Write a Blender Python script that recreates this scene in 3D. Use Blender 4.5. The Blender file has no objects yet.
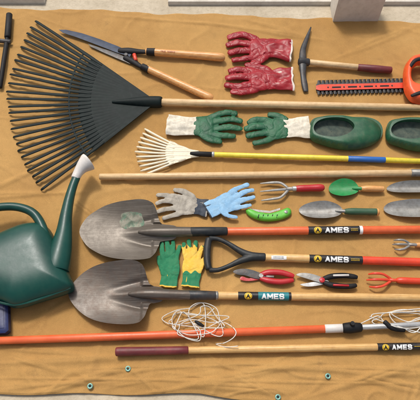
import bpy, bmesh, math, random
import numpy as np
from mathutils import Vector, noise
from mathutils.geometry import delaunay_2d_cdt
random.seed(7)
scene=bpy.context.scene
# ------------------------------------------------------------ camera
F=540.0; S=0.004; D=F*S; TILT=math.radians(28)
CAM=Vector((0,-D*math.sin(TILT),D*math.cos(TILT)))
FW=Vector((0,math.sin(TILT),-math.cos(TILT))); UP=Vector((0,math.cos(TILT),math.sin(TILT))); RT=Vector((1,0,0))
def P(u,v,z=0.0):
    d=FW+RT*((u-210)/F)+UP*((200-v)/F)
    k=(z-CAM.z)/d.z
    return CAM+d*k
def proj(co):
    r=co-CAM; k=r.dot(FW)
    return 210+F*r.dot(RT)/k, 200-F*r.dot(UP)/k
def ps(u,v,z=0.0):
    return (P(u,v,z)-CAM).dot(FW)/F
cd=bpy.data.cameras.new("camera"); cam=bpy.data.objects.new("camera",cd)
scene.collection.objects.link(cam); scene.camera=cam
cam.location=CAM; cam.rotation_euler=(TILT,0,0)
cd.sensor_fit='HORIZONTAL'; cd.sensor_width=36; cd.lens=36*F/420; cd.clip_start=0.01; cd.clip_end=200
# ------------------------------------------------------------ light
w=bpy.data.worlds.new("World"); scene.world=w; w.use_nodes=True
nt=w.node_tree; bg=nt.nodes['Background']; sky=nt.nodes.new('ShaderNodeTexSky')
sky.sky_type='NISHITA'; sky.sun_disc=False
EL=math.radians(60); AZ=math.radians(-24)
sky.sun_elevation=EL; sky.sun_rotation=AZ; sky.air_density=1.0; sky.dust_density=5.0
hs_=nt.nodes.new('ShaderNodeHueSaturation'); hs_.inputs['Saturation'].default_value=.6
nt.links.new(sky.outputs[0],hs_.inputs['Color']); nt.links.new(hs_.outputs[0],bg.inputs[0]); bg.inputs[1].default_value=0.145
sl=bpy.data.lights.new("sun",'SUN'); sl.energy=2.1; sl.angle=math.radians(10); sl.color=(1,0.97,0.92)
so=bpy.data.objects.new("sun",sl); scene.collection.objects.link(so)
sd=Vector((math.sin(AZ)*math.cos(EL),math.cos(AZ)*math.cos(EL),math.sin(EL)))
so.rotation_euler=sd.to_track_quat('Z','Y').to_euler(); so.location=sd*5
scene.view_settings.view_transform='Standard'; scene.view_settings.look='None'; scene.view_settings.exposure=0
# ------------------------------------------------------------ materials
def lin(c):
    return tuple((x/255/12.92 if x/255<=0.04045 else ((x/255+0.055)/1.055)**2.4) for x in c)
def mat(name,c,rough=.5,metal=0,c2=None,scale=25,stretch=(1,1,1),lo=.35,hi=.65,var=.12,bump=.15,bscale=150,dist=.002,grime=0.0,gcol=(95,78,55),rot=0,spec=None,scuff=0,scol=(150,142,130)):
    m=bpy.data.materials.new(name); m.use_nodes=True; n=m.node_tree.nodes; l=m.node_tree.links
    b=n['Principled BSDF']; b.inputs['Metallic'].default_value=metal
    if spec is not None: b.inputs['Specular IOR Level'].default_value=spec
    tc=n.new('ShaderNodeTexCoord'); mp=n.new('ShaderNodeMapping'); mp.inputs['Scale'].default_value=stretch; mp.inputs['Rotation'].default_value=(0,0,rot)
    l.new(tc.outputs['Object'],mp.inputs[0])
    n1=n.new('ShaderNodeTexNoise'); n1.inputs['Scale'].default_value=scale; n1.inputs['Detail'].default_value=6; n1.inputs['Roughness'].default_value=.6
    l.new(mp.outputs[0],n1.inputs['Vector'])
    r=n.new('ShaderNodeValToRGB'); l.new(n1.outputs[0],r.inputs[0])
    a=lin(c)
    if c2: A=a; B=lin(c2)
    else: A=tuple(x*(1-var) for x in a); B=tuple(min(1,x*(1+var)) for x in a)
    r.color_ramp.elements[0].position=lo; r.color_ramp.elements[0].color=(*A,1)
    r.color_ramp.elements[1].position=hi; r.color_ramp.elements[1].color=(*B,1)
    col=r.outputs[0]
    n3=n.new('ShaderNodeTexNoise'); n3.inputs['Scale'].default_value=45; n3.inputs['Detail'].default_value=8; n3.inputs['Roughness'].default_value=.7
    l.new(tc.outputs['Object'],n3.inputs['Vector'])
    if grime>0:
        mr=n.new('ShaderNodeMapRange'); mr.inputs[1].default_value=.45; mr.inputs[2].default_value=.72; mr.inputs[4].default_value=grime
        l.new(n3.outputs[0],mr.inputs[0])
        mx=n.new('ShaderNodeMix'); mx.data_type='RGBA'; l.new(mr.outputs[0],mx.inputs[0]); l.new(col,mx.inputs[6]); mx.inputs[7].default_value=(*lin(gcol),1)
        col=mx.outputs[2]
    if scuff>0:
        # fine directional scratches, two directions
        for ang,sc in ((.12,(2.5,110,1)),(-.7,(4,140,1))):
            m2=n.new('ShaderNodeMapping'); m2.inputs['Scale'].default_value=sc; m2.inputs['Rotation'].default_value=(0,0,ang); l.new(tc.outputs['Object'],m2.inputs[0])
            ns=n.new('ShaderNodeTexNoise'); ns.inputs['Scale'].default_value=3; ns.inputs['Detail'].default_value=5; l.new(m2.outputs[0],ns.inputs['Vector'])
            mq=n.new('ShaderNodeMapRange'); mq.inputs[1].default_value=.56; mq.inputs[2].default_value=.70; mq.inputs[4].default_value=scuff; l.new(ns.outputs[0],mq.inputs[0])
            mx=n.new('ShaderNodeMix'); mx.data_type='RGBA'; l.new(mq.outputs[0],mx.inputs[0]); l.new(col,mx.inputs[6]); mx.inputs[7].default_value=(*lin(scol),1)
            col=mx.outputs[2]
    l.new(col,b.inputs['Base Color'])
    mr2=n.new('ShaderNodeMapRange'); mr2.inputs[3].default_value=max(.05,rough-.12); mr2.inputs[4].default_value=min(1,rough+.15)
    l.new(n3.outputs[0],mr2.inputs[0]); l.new(mr2.outputs[0],b.inputs['Roughness'])
    n2=n.new('ShaderNodeTexNoise'); n2.inputs['Scale'].default_value=bscale; n2.inputs['Detail'].default_value=4
    l.new(mp.outputs[0] if stretch!=(1,1,1) else tc.outputs['Object'],n2.inputs['Vector'])
    bp=n.new('ShaderNodeBump'); bp.inputs['Strength'].default_value=bump; bp.inputs['Distance'].default_value=dist
    l.new(n2.outputs[0],bp.inputs['Height']); l.new(bp.outputs[0],b.inputs['Normal'])
    return m
W=(3,90,90)
m_wood=mat("pale_ash_wood",(200,162,112),.45,c2=(224,194,148),scale=4,stretch=W,bscale=6,grime=.35,gcol=(146,112,74))
m_wood2=mat("varnished_wood",(200,152,88),.4,c2=(222,184,124),scale=4,stretch=W,bscale=6,grime=.3,gcol=(136,92,54))
m_wood3=mat("golden_handle_wood",(198,134,74),.35,c2=(224,170,106),scale=4,stretch=(6,60,60),bscale=6,grime=.25)
m_blackpl=mat("black_plastic",(26,29,31),.5,c2=(40,43,43),scale=20,grime=.2,gcol=(90,80,68),spec=.35)
m_rakepl=mat("greenish_black_plastic",(10,20,19),.6,c2=(18,30,28),scale=20,grime=.12,gcol=(66,70,58),spec=.22)
m_black=mat("black_rubber",(20,20,22),.6,grime=.1,spec=.3)
m_steel=mat("worn_steel",(124,122,116),.42,.35,c2=(156,154,148),scale=30,grime=.4,gcol=(96,78,58),scuff=.3,scol=(190,188,182))
m_dsteel=mat("dark_steel",(48,50,52),.45,.4,c2=(74,74,73),scale=30,grime=.35,gcol=(96,64,42))
m_blade=mat("hedge_shear_steel",(26,40,62),.5,0,c2=(40,56,80),scale=18,grime=.15,spec=.3,scuff=.15,scol=(110,120,134))
m_shov=mat("shovel_blade_steel",(84,76,66),.40,.3,c2=(104,95,84),scale=6,bscale=90,bump=.15,grime=.35,gcol=(66,54,44),scuff=.4,scol=(146,138,126))
m_shov2=mat("rusty_shovel_steel",(76,68,61),.40,.3,c2=(97,87,77),scale=6,bscale=90,bump=.15,grime=.55,gcol=(78,52,36),scuff=.35,scol=(140,130,118))
m_orange=mat("orange_fibreglass",(212,90,46),.38,c2=(228,108,60),scale=12,grime=.2,gcol=(150,84,56))
m_redor=mat("red_orange_paint",(212,64,36),.35,grime=.2)
m_trim=mat("orange_trimmer_plastic",(226,86,36),.38,grime=.15,gcol=(150,60,30))
m_red=mat("red_rubber",(132,10,22),.42,c2=(158,18,30),scale=25,bump=.4,bscale=70,dist=.003,grime=.25,gcol=(84,12,18),spec=.45)
m_redp=mat("red_plastic",(178,28,36),.4,grime=.2)
m_burg=mat("burgundy_grip",(92,30,34),.5,c2=(118,44,46),scale=20,grime=.25)
m_faint=mat("faint_print",(160,84,52),.5,grime=.3,gcol=(190,130,72))
m_white=mat("white_cotton",(214,200,188),.9,bump=.5,bscale=500,grime=.35,gcol=(164,144,120))
m_cream=mat("cream_cotton",(206,196,176),.9,c2=(228,220,202),scale=60,bump=.6,bscale=400,dist=.002,grime=.5,gcol=(150,134,106))
m_green=mat("green_coating",(16,74,45),.55,c2=(28,96,60),scale=30,bump=.35,bscale=260,dist=.002,grime=.4,gcol=(66,92,62))
m_clog=mat("green_clog_rubber",(24,70,44),.45,c2=(34,88,56),scale=20,grime=.4,gcol=(90,100,76))
m_clogin=mat("dark_hollow",(26,32,32),.8)
m_lining=mat("grey_green_lining",(50,62,56),.85,c2=(76,88,78),scale=40,grime=.4,gcol=(104,98,80))
m_can=mat("dark_green_plastic",(8,56,48),.36,c2=(13,68,58),scale=5,bump=.05,bscale=120,grime=.22,gcol=(48,84,68),spec=.4)
m_rose=mat("off_white_plastic",(212,206,198),.45,grime=.4,gcol=(166,146,124))
m_yellow=mat("yellow_paint",(220,198,52),.35,c2=(232,210,72),scale=20,grime=.25)
m_blue=mat("blue_grip",(36,98,172),.45,grime=.15)
m_lime=mat("lime_plastic",(74,164,44),.4,c2=(96,184,60),scale=30,grime=.2)
m_tgreen=mat("green_enamel",(18,122,58),.38,c2=(34,140,74),scale=30,grime=.3,scuff=.15)
m_dgreen=mat("dark_green_grip",(48,84,58),.55,grime=.25)
m_lblue=mat("light_blue_knit",(126,168,200),.9,c2=(154,192,218),scale=40,bump=.6,bscale=450,dist=.002,grime=.4,gcol=(104,124,142))
m_grey=mat("grey_suede",(152,144,130),.9,c2=(178,170,156),scale=30,bump=.6,bscale=350,dist=.002,grime=.6,gcol=(104,98,88))
m_cuffk=mat("charcoal_knit",(44,50,60),.9,c2=(66,74,84),scale=50,bump=.5,bscale=400,dist=.002,grime=.3,gcol=(110,104,96))
m_ggreen=mat("teal_green_knit",(26,110,72),.85,c2=(42,130,88),scale=50,bump=.6,bscale=450,dist=.002,grime=.25)
m_gyel=mat("mustard_knit",(222,174,58),.85,c2=(234,194,88),scale=50,bump=.6,bscale=450,dist=.002,grime=.25)
m_labk=mat("black_label",(28,24,24),.38,var=.05,grime=.15)
m_lath=mat("turquoise_label",(24,118,124),.38,var=.05,grime=.1)
m_lawh=mat("white_print",(232,230,224),.4,var=.03)
m_laye=mat("yellow_print",(238,192,44),.4,var=.03)
m_navy=mat("navy_plastic",(26,38,84),.45,grime=.2)
m_rope=mat("white_rope",(220,216,206),.85,bump=.8,bscale=700,dist=.002,grime=.3)
m_alu=mat("bare_aluminium",(176,176,174),.4,.4,grime=.2)
m_grom=mat("grommet_metal",(120,160,146),.4,.4)
m_stick=mat("torn_paper_sticker",(148,144,126),.75,c2=(88,116,94),scale=30,lo=.46,hi=.6,grime=.9,gcol=(92,80,68))
m_conc=mat("weathered_concrete",(176,162,138),.9,c2=(198,184,160),scale=6,bump=.6,bscale=120,dist=.004,grime=.4,gcol=(138,122,98))
m_conl=mat("pale_concrete",(200,192,178),.85,c2=(216,208,194),scale=8,bump=.4,bscale=120,grime=.35,gcol=(162,148,128))
m_cream_pl=mat("cream_plastic",(216,206,180),.4,grime=.35,gcol=(160,140,100))

def tarp_mat():
    m=bpy.data.materials.new("tan_canvas"); m.use_nodes=True; n=m.node_tree.nodes; l=m.node_tree.links
    b=n['Principled BSDF']; b.inputs['Roughness'].default_value=.88; b.inputs['Specular IOR Level'].default_value=.25
    tc=n.new('ShaderNodeTexCoord')
    def N(s,d=6,r=.6,dist=0,st=None):
        x=n.new('ShaderNodeTexNoise'); x.inputs['Scale'].default_value=s; x.inputs['Detail'].default_value=d; x.inputs['Roughness'].default_value=r; x.inputs['Distortion'].default_value=dist
        if st:
            mp=n.new('ShaderNodeMapping'); mp.inputs['Scale'].default_value=st; l.new(tc.outputs['Object'],mp.inputs[0]); l.new(mp.outputs[0],x.inputs['Vector'])
        else: l.new(tc.outputs['Object'],x.inputs['Vector'])
        return x
    a=N(1.8,8,.6,.6); r=n.new('ShaderNodeValToRGB'); l.new(a.outputs[0],r.inputs[0])
    r.color_ramp.elements[0].position=.3; r.color_ramp.elements[0].color=(*lin((164,123,69)),1)
    r.color_ramp.elements[1].position=.7; r.color_ramp.elements[1].color=(*lin((188,147,88)),1)
    f=N(28,8,.75); mr=n.new('ShaderNodeMapRange'); mr.inputs[1].default_value=.3; mr.inputs[2].default_value=.7; mr.inputs[3].default_value=.92; mr.inputs[4].default_value=1.06
    l.new(f.outputs[0],mr.inputs[0])
    w1=N(260,2,.5,0,(1,7,1)); w2=N(260,2,.5,0,(7,1,1)); ad=n.new('ShaderNodeMath'); ad.operation='ADD'; l.new(w1.outputs[0],ad.inputs[0]); l.new(w2.outputs[0],ad.inputs[1])
    mr3=n.new('ShaderNodeMapRange'); mr3.inputs[1].default_value=.7; mr3.inputs[2].default_value=1.3; mr3.inputs[3].default_value=.80; mr3.inputs[4].default_value=1.20
    l.new(ad.outputs[0],mr3.inputs[0])
    mu=n.new('ShaderNodeMath'); mu.operation='MULTIPLY'; l.new(mr.outputs[0],mu.inputs[0]); l.new(mr3.outputs[0],mu.inputs[1])
    vm=n.new('ShaderNodeVectorMath'); vm.operation='SCALE'; l.new(r.outputs[0],vm.inputs[0]); l.new(mu.outputs[0],vm.inputs['Scale'])
    col=vm.outputs[0]
    for sc,lo,hi,am,c in ((3.3,.54,.74,.5,(142,104,62)),(9,.60,.70,.35,(128,98,64)),(6,.62,.78,.35,(206,172,118))):
        st=N(sc,10,.72,.4,(1,1,1+sc*.1)); mr4=n.new('ShaderNodeMapRange'); mr4.inputs[1].default_value=lo; mr4.inputs[2].default_value=hi; mr4.inputs[4].default_value=am
        l.new(st.outputs[0],mr4.inputs[0]); mx=n.new('ShaderNodeMix'); mx.data_type='RGBA'
        l.new(mr4.outputs[0],mx.inputs[0]); l.new(col,mx.inputs[6]); mx.inputs[7].default_value=(*lin(c),1); col=mx.outputs[2]
    l.new(col,b.inputs['Base Color'])
    b2=n.new('ShaderNodeBump'); b2.inputs['Strength'].default_value=.5; b2.inputs['Distance'].default_value=.001; l.new(ad.outputs[0],b2.inputs['Height'])
    l.new(b2.outputs[0],b.inputs['Normal'])
    return m
m_tarp=tarp_mat()
# ------------------------------------------------------------ building helpers
def top(name,u,v,label,cat,group=None):
    o=bpy.data.objects.new(name,None); scene.collection.objects.link(o); o.empty_display_size=.02
    o.location=P(u,v,0); o["label"]=label; o["category"]=cat
    if group: o["group"]=group
    return o
def wloc(o):
    v=Vector(o.location)
    while o.parent: o=o.parent; v+=Vector(o.location)
    return v
class MB:
    def __init__(s): s.v=[]; s.f=[]; s.m=[]
    def add(s,v,f,mi=0):
        b=len(s.v); s.v+=[Vector(x) for x in v]; s.f+=[tuple(i+b for i in q) for q in f]; s.m+=[mi]*len(f)
    def rings(s,rs,cap=True,mi=0):
        n=len(rs[0]); v=[p for r in rs for p in r]; f=[]
        for i in range(len(rs)-1):
            for j in range(n):
                k=(j+1)%n; f.append((i*n+j,i*n+k,(i+1)*n+k,(i+1)*n+j))
        if cap: f.append(tuple(range(n))[::-1]); f.append(tuple((len(rs)-1)*n+j for j in range(n)))
        s.add(v,f,mi)
    def tube(s,pts,rad,seg=16,flat=1.0,cap=True,side=None,mi=0,rnd=True):
        pts=[Vector(p) for p in pts]; rad=list(rad)
        fl=flat if isinstance(flat,(list,tuple)) else [flat]*len(pts)
        fl=list(fl)
        if cap and rnd and len(pts)>1:
            d0=(pts[0]-pts[1]); L0=d0.length; d0.normalize(); d1=(pts[-1]-pts[-2]); L1=d1.length; d1.normalize()
            r0=min(rad[0],L0*.9); r1=min(rad[-1],L1*.9)
            a=[pts[0],pts[0]-d0*r0*.1,pts[0]-d0*r0*.32]; ar=[rad[0]*.45,rad[0]*.75,rad[0]*.95]
            if rnd=='full':
                a=[pts[0],pts[0]-d0*r0*.15,pts[0]-d0*r0*.5,pts[0]-d0*r0*.99]; ar=[rad[0]*.2,rad[0]*.53,rad[0]*.87,rad[0]]
                b=[pts[-1]-d1*r1*.99,pts[-1]-d1*r1*.5,pts[-1]-d1*r1*.15,pts[-1]]; br=[rad[-1],rad[-1]*.87,rad[-1]*.53,rad[-1]*.2]
            else:
                b=[pts[-1]-d1*r1*.32,pts[-1]-d1*r1*.1,pts[-1]]; br=[rad[-1]*.95,rad[-1]*.75,rad[-1]*.45]
            pts=a+pts[1:-1]+b; rad=ar+rad[1:-1]+br; fl=[fl[0]]*len(a)+fl[1:-1]+[fl[-1]]*len(b)
        rs=[]; ps_=None
        for i,p in enumerate(pts):
            t=(pts[min(i+1,len(pts)-1)]-pts[max(i-1,0)])
            if t.length<1e-9: t=Vector((1,0,0))
            t.normalize()
            if side is not None: sv=Vector(side).normalized()
            elif ps_ is None:
                sv=t.cross(Vector((0,0,1)))
                if sv.length<.15: sv=t.cross(Vector((0,1,0)))
                sv.normalize()
            else:
                sv=ps_-t*ps_.dot(t); sv.normalize()
            ps_=sv; up=sv.cross(t) if side is None else Vector((0,0,1))
            if up.z<0: up=-up
            rs.append([p+sv*(rad[i]*math.cos(2*math.pi*j/seg))+up*(rad[i]*fl[i]*math.sin(2*math.pi*j/seg)) for j in range(seg)])
        s.rings(rs,cap,mi)
    def ptube(s,q,seg=16,flat=1.0,sm=0,**k):
        if sm: q=catm(q,sm,False)
        s.tube([P(a,b,c) for a,b,c,d in q],[d*ps(a,b,c) for a,b,c,d in q],seg,flat,**k)
    def cyl(s,c,r,h,seg=20,mi=0):
        c=Vector(c); rs=[]
        for (k,zz) in ((.0,0),(1,0),(1,h*.8),(.88,h)):
            rs.append([c+Vector((max(k,.01)*r*math.cos(2*math.pi*j/seg),max(k,.01)*r*math.sin(2*math.pi*j/seg),zz)) for j in range(seg)])
        s.rings(rs,True,mi)
    def infl(s,out,fn,zref,bot=None,thick=None,g=2.0,holes=(),sm=4,mi=0,alld=False):
        o=catm(out,sm,True) if sm else dens(out,g*1.3)
        hs=[catm(h,4,True) for h in holes]
        A=np.array(o)
        segs=[]
        for lp in [o]+hs:
            for i in range(len(lp)): segs.append((lp[i],lp[(i+1)%len(lp)]))
        sa=np.array([x[0] for x in segs]); sb=np.array([x[1] for x in segs]); ab=sb-sa; L=(ab**2).sum(1)+1e-12
        def dist(p):
            t=np.clip(((p-sa)*ab).sum(1)/L,0,1); q=sa+ab*t[:,None]
            return float(np.sqrt(((p-q)**2).sum(1).min()))
        def inside(p,lp):
            c=False; n=len(lp); j=n-1
            for i in range(n):
                if (lp[i][1]>p[1])!=(lp[j][1]>p[1]) and p[0]<(lp[j][0]-lp[i][0])*(p[1]-lp[i][1])/(lp[j][1]-lp[i][1])+lp[i][0]: c=not c
                j=i
            return c
        V=[Vector(p) for p in o]; E=[(i,(i+1)%len(o)) for i in range(len(o))]
        for h in hs:
            b=len(V); V+=[Vector(p) for p in h]; E+=[(b+i,b+(i+1)%len(h)) for i in range(len(h))]
        mn=A.min(0); mx=A.max(0); row=0; y=mn[1]
        while y<mx[1]:
            x=mn[0]+(g/2 if row%2 else 0)
            while x<mx[0]:
                if inside((x,y),o) and not any(inside((x,y),h) for h in hs) and dist(np.array((x,y)))>g*.45: V.append(Vector((x,y)))
                x+=g
            y+=g*.87; row+=1
        rv,re,rf,_,_,_=delaunay_2d_cdt(V,E,[],0,1e-5)
        fs=[]
        for f in rf:
            c=sum((rv[i] for i in f),Vector((0,0)))/len(f)
            if inside(c,o) and not any(inside(c,h) for h in hs): fs.append(tuple(f))
        n_out=len(o); sa2=sa[:n_out]; sb2=sb[:n_out]; ab2=ab[:n_out]; L2=L[:n_out]
        def dist2(p):
            t=np.clip(((p-sa2)*ab2).sum(1)/L2,0,1); q=sa2+ab2*t[:,None]
            return float(np.sqrt(((p-q)**2).sum(1).min()))
        tv=[];bv=[]
        for p in rv:
            d=(dist if alld else dist2)(np.array((p.x,p.y))); z=fn(p.x,p.y,d); w_=P(p.x,p.y,zref)
            zb=(z-thick) if thick else (bot(p.x,p.y,d) if callable(bot) else bot)
            tv.append(Vector((w_.x,w_.y,z))); bv.append(Vector((w_.x,w_.y,min(zb,z-.0003))))
        n=len(tv); cnt={}
        for f in fs:
            for i in range(len(f)):
                a,b=f[i],f[(i+1)%len(f)]; cnt.setdefault((min(a,b),max(a,b)),[]).append((a,b))
        ff=[f for f in fs]+[tuple(i+n for i in f[::-1]) for f in fs]
        for k,e in cnt.items():
            if len(e)==1: a,b=e[0]; ff.append((b,a,a+n,b+n))
        s.add(tv+bv,ff,mi)
    def obj(s,name,mats,parent=None,label=None,sharp=.75,norec=False,**kw):
        if not isinstance(mats,(list,tuple)): mats=[mats]
        c=sum(s.v,Vector())/len(s.v)
        me=bpy.data.meshes.new(name); me.from_pydata([v-c for v in s.v],[],s.f)
        for m in mats: me.materials.append(m)
        for p,mi in zip(me.polygons,s.m): p.material_index=mi
        bm=bmesh.new(); bm.from_mesh(me)
        if not norec: bmesh.ops.recalc_face_normals(bm,faces=bm.faces)
        for f in bm.faces: f.smooth=True
        for e in bm.edges:
            if len(e.link_faces)==2 and e.calc_face_angle(0)>sharp: e.smooth=False
        loose=[v for v in bm.verts if not v.link_faces]
        bmesh.ops.delete(bm,geom=loose,context='VERTS')
        bm.to_mesh(me); bm.free()
        o=bpy.data.objects.new(name,me); scene.collection.objects.link(o)
        if parent: o.parent=parent; o.location=c-wloc(parent)
        else: o.location=c
        if label: o["label"]=label
        for k,v in kw.items(): o[k]=v
        return o
def catm(pts,n,closed):
    pts=[tuple(p) for p in pts]; N=len(pts); out=[]
    R=range(N) if closed else range(N-1)
    for i in R:
        g=lambda k:(pts[k%N] if closed else pts[max(0,min(N-1,k))])
        a,b,c,d=g(i-1),g(i),g(i+1),g(i+2)
        for j in range(n):
            t=j/n; out.append(tuple(.5*((2*B)+(-A+C)*t+(2*A-5*B+4*C-Dd)*t*t+(-A+3*B-3*C+Dd)*t**3) for A,B,C,Dd in zip(a,b,c,d)))
    if not closed: out.append(pts[-1])
    return out
def dens(pts,g):
    out=[]
    for i in range(len(pts)):
        a=Vector(pts[i]); b=Vector(pts[(i+1)%len(pts)]); k=max(1,int((b-a).length/g))
        for j in range(k): out.append(tuple(a.lerp(b,j/k)))
    return out
def plate(parent,name,out,z,th,mt,sm=0,g=2.5,bow=0,label=None,bevel=.0012):
    mb=MB(); mb.infl(out,lambda u,v,d:z+th-(bevel*(1-min(1,d/1.0)))+bow*min(1,d/6),z,bot=z,g=g,sm=sm)
    return mb.obj(name,mt,parent,label)
Z0=.004
def pole(parent,name,q,mt,seg=20,label=None,sm=0,flat=1.0):
    qq=[]
    for t in q:
        u,v,r=t[:3]; z=t[3] if len(t)>3 else Z0+r*ps(u,v,0)
        qq.append((u,v,z,r))
    mb=MB(); mb.ptube(qq,seg,flat,sm=sm); return mb.obj(name,mt,parent,label)
def pick(q,u):
    if u<=q[0][0]: return (u,)+tuple(q[0][1:])
    for a,b in zip(q[:-1],q[1:]):
        if a[0]<=u<=b[0]:
            t=(u-a[0])/(b[0]-a[0]); return tuple(x+(y-x)*t for x,y in zip(a,b))
    return q[-1]
def wrappolys(parent,name,u0,u1,q,mt,polys,lift=.0009):
    a=pick(q,u0); b=pick(q,u1); za=Z0+a[2]*ps(a[0],a[1]); zb=Z0+b[2]*ps(b[0],b[1])
    A=P(a[0],a[1],za); B=P(b[0],b[1],zb); k=ps(a[0],a[1]); r0=(a[2]+b[2])/2*k+lift
    ax=(B-A).normalized(); up=Vector((0,0,1)); sv=up.cross(ax).normalized(); up=ax.cross(sv)
    sc=(B-A).length/(u1-u0)
    mb=MB(); bm=bmesh.new()
    for i,pl in enumerate(polys):
        vs=[bm.verts.new((x*sc,y*k,i*.00004)) for x,y in pl]
        try: bm.faces.new(vs)
        except: pass
    for _ in range(3):
        bmesh.ops.triangulate(bm,faces=bm.faces)
        es=[e for e in bm.edges if abs(e.verts[0].co.y-e.verts[1].co.y)>.002]
        if es: bmesh.ops.subdivide_edges(bm,edges=es,cuts=1)
    bmesh.ops.triangulate(bm,faces=bm.faces)
    vs=[]
    for v in bm.verts:
        r=r0+v.co.z; an=v.co.y/r0-TILT*.7
        vs.append(A+ax*v.co.x+sv*(math.sin(an)*r)+up*(math.cos(an)*r))
    bm.verts.index_update()
    mb.add(vs,[tuple(x.index for x in f.verts) for f in bm.faces]); bm.free()
    return mb.obj(name,mt,parent,norec=True,sharp=3)
GL={'A':[[(0,0),(.5,1),(1,0)],[(.2,.33),(.8,.33)]],
    'M':[[(0,0),(0,1),(.5,.32),(1,1),(1,0)]],
    'E':[[(1,1),(0,1),(0,0),(1,0)],[(0,.5),(.82,.5)]],
    'S':[[(1,.82),(.8,1),(.2,1),(0,.86),(0,.64),(.2,.53),(.8,.47),(1,.36),(1,.14),(.8,0),(.2,0),(0,.18)]],
    'T':[[(0,1),(1,1)],[(.5,1),(.5,0)]],'R':[[(0,0),(0,1),(.85,1),(1,.8),(.85,.5),(0,.5)],[(.45,.5),(1,0)]],
    'U':[[(0,1),(0,.15),(.2,0),(.8,0),(1,.15),(1,1)]],'P':[[(0,0),(0,1),(.85,1),(1,.78),(.85,.5),(0,.5)]]}
def strokes(txt,x0,w_,h,gap,th,y0=None):
    out=[]; x=x0; y0=-h/2 if y0 is None else y0
    for ch in txt:
        cw=w_*(1.25 if ch=='M' else 1)
        for st in GL[ch]:
            pts=[Vector((x+a*cw,y0+b*h)) for a,b in st]
            for i,(p,q) in enumerate(zip(pts[:-1],pts[1:])):
                d=(q-p).normalized(); n=Vector((-d.y,d.x))*th/2; e=d*th*.45
                out.append([tuple(p-e-n),tuple(q+e-n),tuple(q+e+n),tuple(p-e+n)])
        x+=cw+gap
    return out
def ames(parent,u0,u1,q,mt,h=4.4,th=1.4):
    g_=2.0; L=u1-u0; w_=(L-3*g_)/4.25
    wrappolys(parent,"lettering",u0,u1,q,mt,strokes("AMES",0,w_,h,g_,th))
def disc(r,c,n=24): return [(c+r*math.cos(2*math.pi*k/n),r*math.sin(2*math.pi*k/n)) for k in range(n)]
def badge(parent,u,q,r=3.8):
    wrappolys(parent,"emblem",u-r,u+r,q,m_laye,[disc(r,r)],.0009)
    wrappolys(parent,"emblem_ring",u-r,u+r,q,m_labk,[disc(r*.84,r)],.0011)
    wrappolys(parent,"emblem_disc",u-r,u+r,q,m_laye,[disc(r*.74,r)],.0013)
    wrappolys(parent,"emblem_letter",u-1.6,u+1.6,q,m_labk,strokes("A",.2,2.8,3.2,0,1.0),.0015)
def fineprint(parent,u0,u1,q,mt,dy):
    r=random.Random(int(u0*7)); x=0; pl=[]
    while x<u1-u0-1.5:
        w_=r.uniform(.6,1.6); pl.append([(x,dy-.22),(x+w_,dy-.22),(x+w_,dy+.22),(x,dy+.22)]); x+=w_+.35
    wrappolys(parent,"fine_print",u0,u1,q,mt,pl,.0010)
def sleeve(parent,name,u0,u1,q,mt,extra=.12,label=None):
    a=pick(q,u0); b=pick(q,u1)
    za=Z0+a[2]*ps(a[0],a[1]); zb=Z0+b[2]*ps(b[0],b[1])
    mb=MB(); mb.ptube([(a[0],a[1],za,a[2]+extra),(b[0],b[1],zb,b[2]+extra)],24,rnd=False)
    return mb.obj(name,mt,parent,label)
def remesh(mb,name,mt,parent,vox=.0026,amp=.0012,nsc=60,matfn=None,sm=6,label=None):
    c=sum(mb.v,Vector())/len(mb.v)
    me=bpy.data.meshes.new("tmp"); me.from_pydata([v-c for v in mb.v],[],mb.f)
    bm=bmesh.new(); bm.from_mesh(me); bmesh.ops.recalc_face_normals(bm,faces=bm.faces); bm.to_mesh(me); bm.free()
    o=bpy.data.objects.new("tmp",me); scene.collection.objects.link(o)
    r=o.modifiers.new("r",'REMESH'); r.mode='VOXEL'; r.voxel_size=vox
    s=o.modifiers.new("s",'SMOOTH'); s.factor=.6; s.iterations=sm
    bpy.context.view_layer.update(); dg=bpy.context.evaluated_depsgraph_get()
    m2=bpy.data.meshes.new_from_object(o.evaluated_get(dg)); bpy.data.objects.remove(o)
    m2.name=name
    nr=[v.normal.copy() for v in m2.vertices]
    for v,n_ in zip(m2.vertices,nr):
        p=v.co+c
        k=noise.noise(p*26)*1.8+noise.noise(p*60)*.7
        a1=abs(noise.noise(Vector((p.x*22,p.y*17,3.1)))); a2=abs(noise.noise(Vector((p.x*34+5,p.y*40,9.1))))
        rid=-1.0*math.exp(-(a1/.09)**2)-.45*math.exp(-(a2/.09)**2)
        v.co+=n_*amp*(k+rid)
        if v.co.z+c.z<Z0-.002: v.co.z=Z0-.002-c.z
    mts=mt if isinstance(mt,(list,tuple)) else [mt]
    m2.materials.clear()
    for x in mts: m2.materials.append(x)
    for p in m2.polygons:
        p.use_smooth=True
        if matfn:
            u,v=proj(p.center+c); p.material_index=matfn(u,v)
    ob=bpy.data.objects.new(name,m2); scene.collection.objects.link(ob); ob.parent=parent; ob.location=c-wloc(parent)
    if label: ob["label"]=label
    return ob
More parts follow.
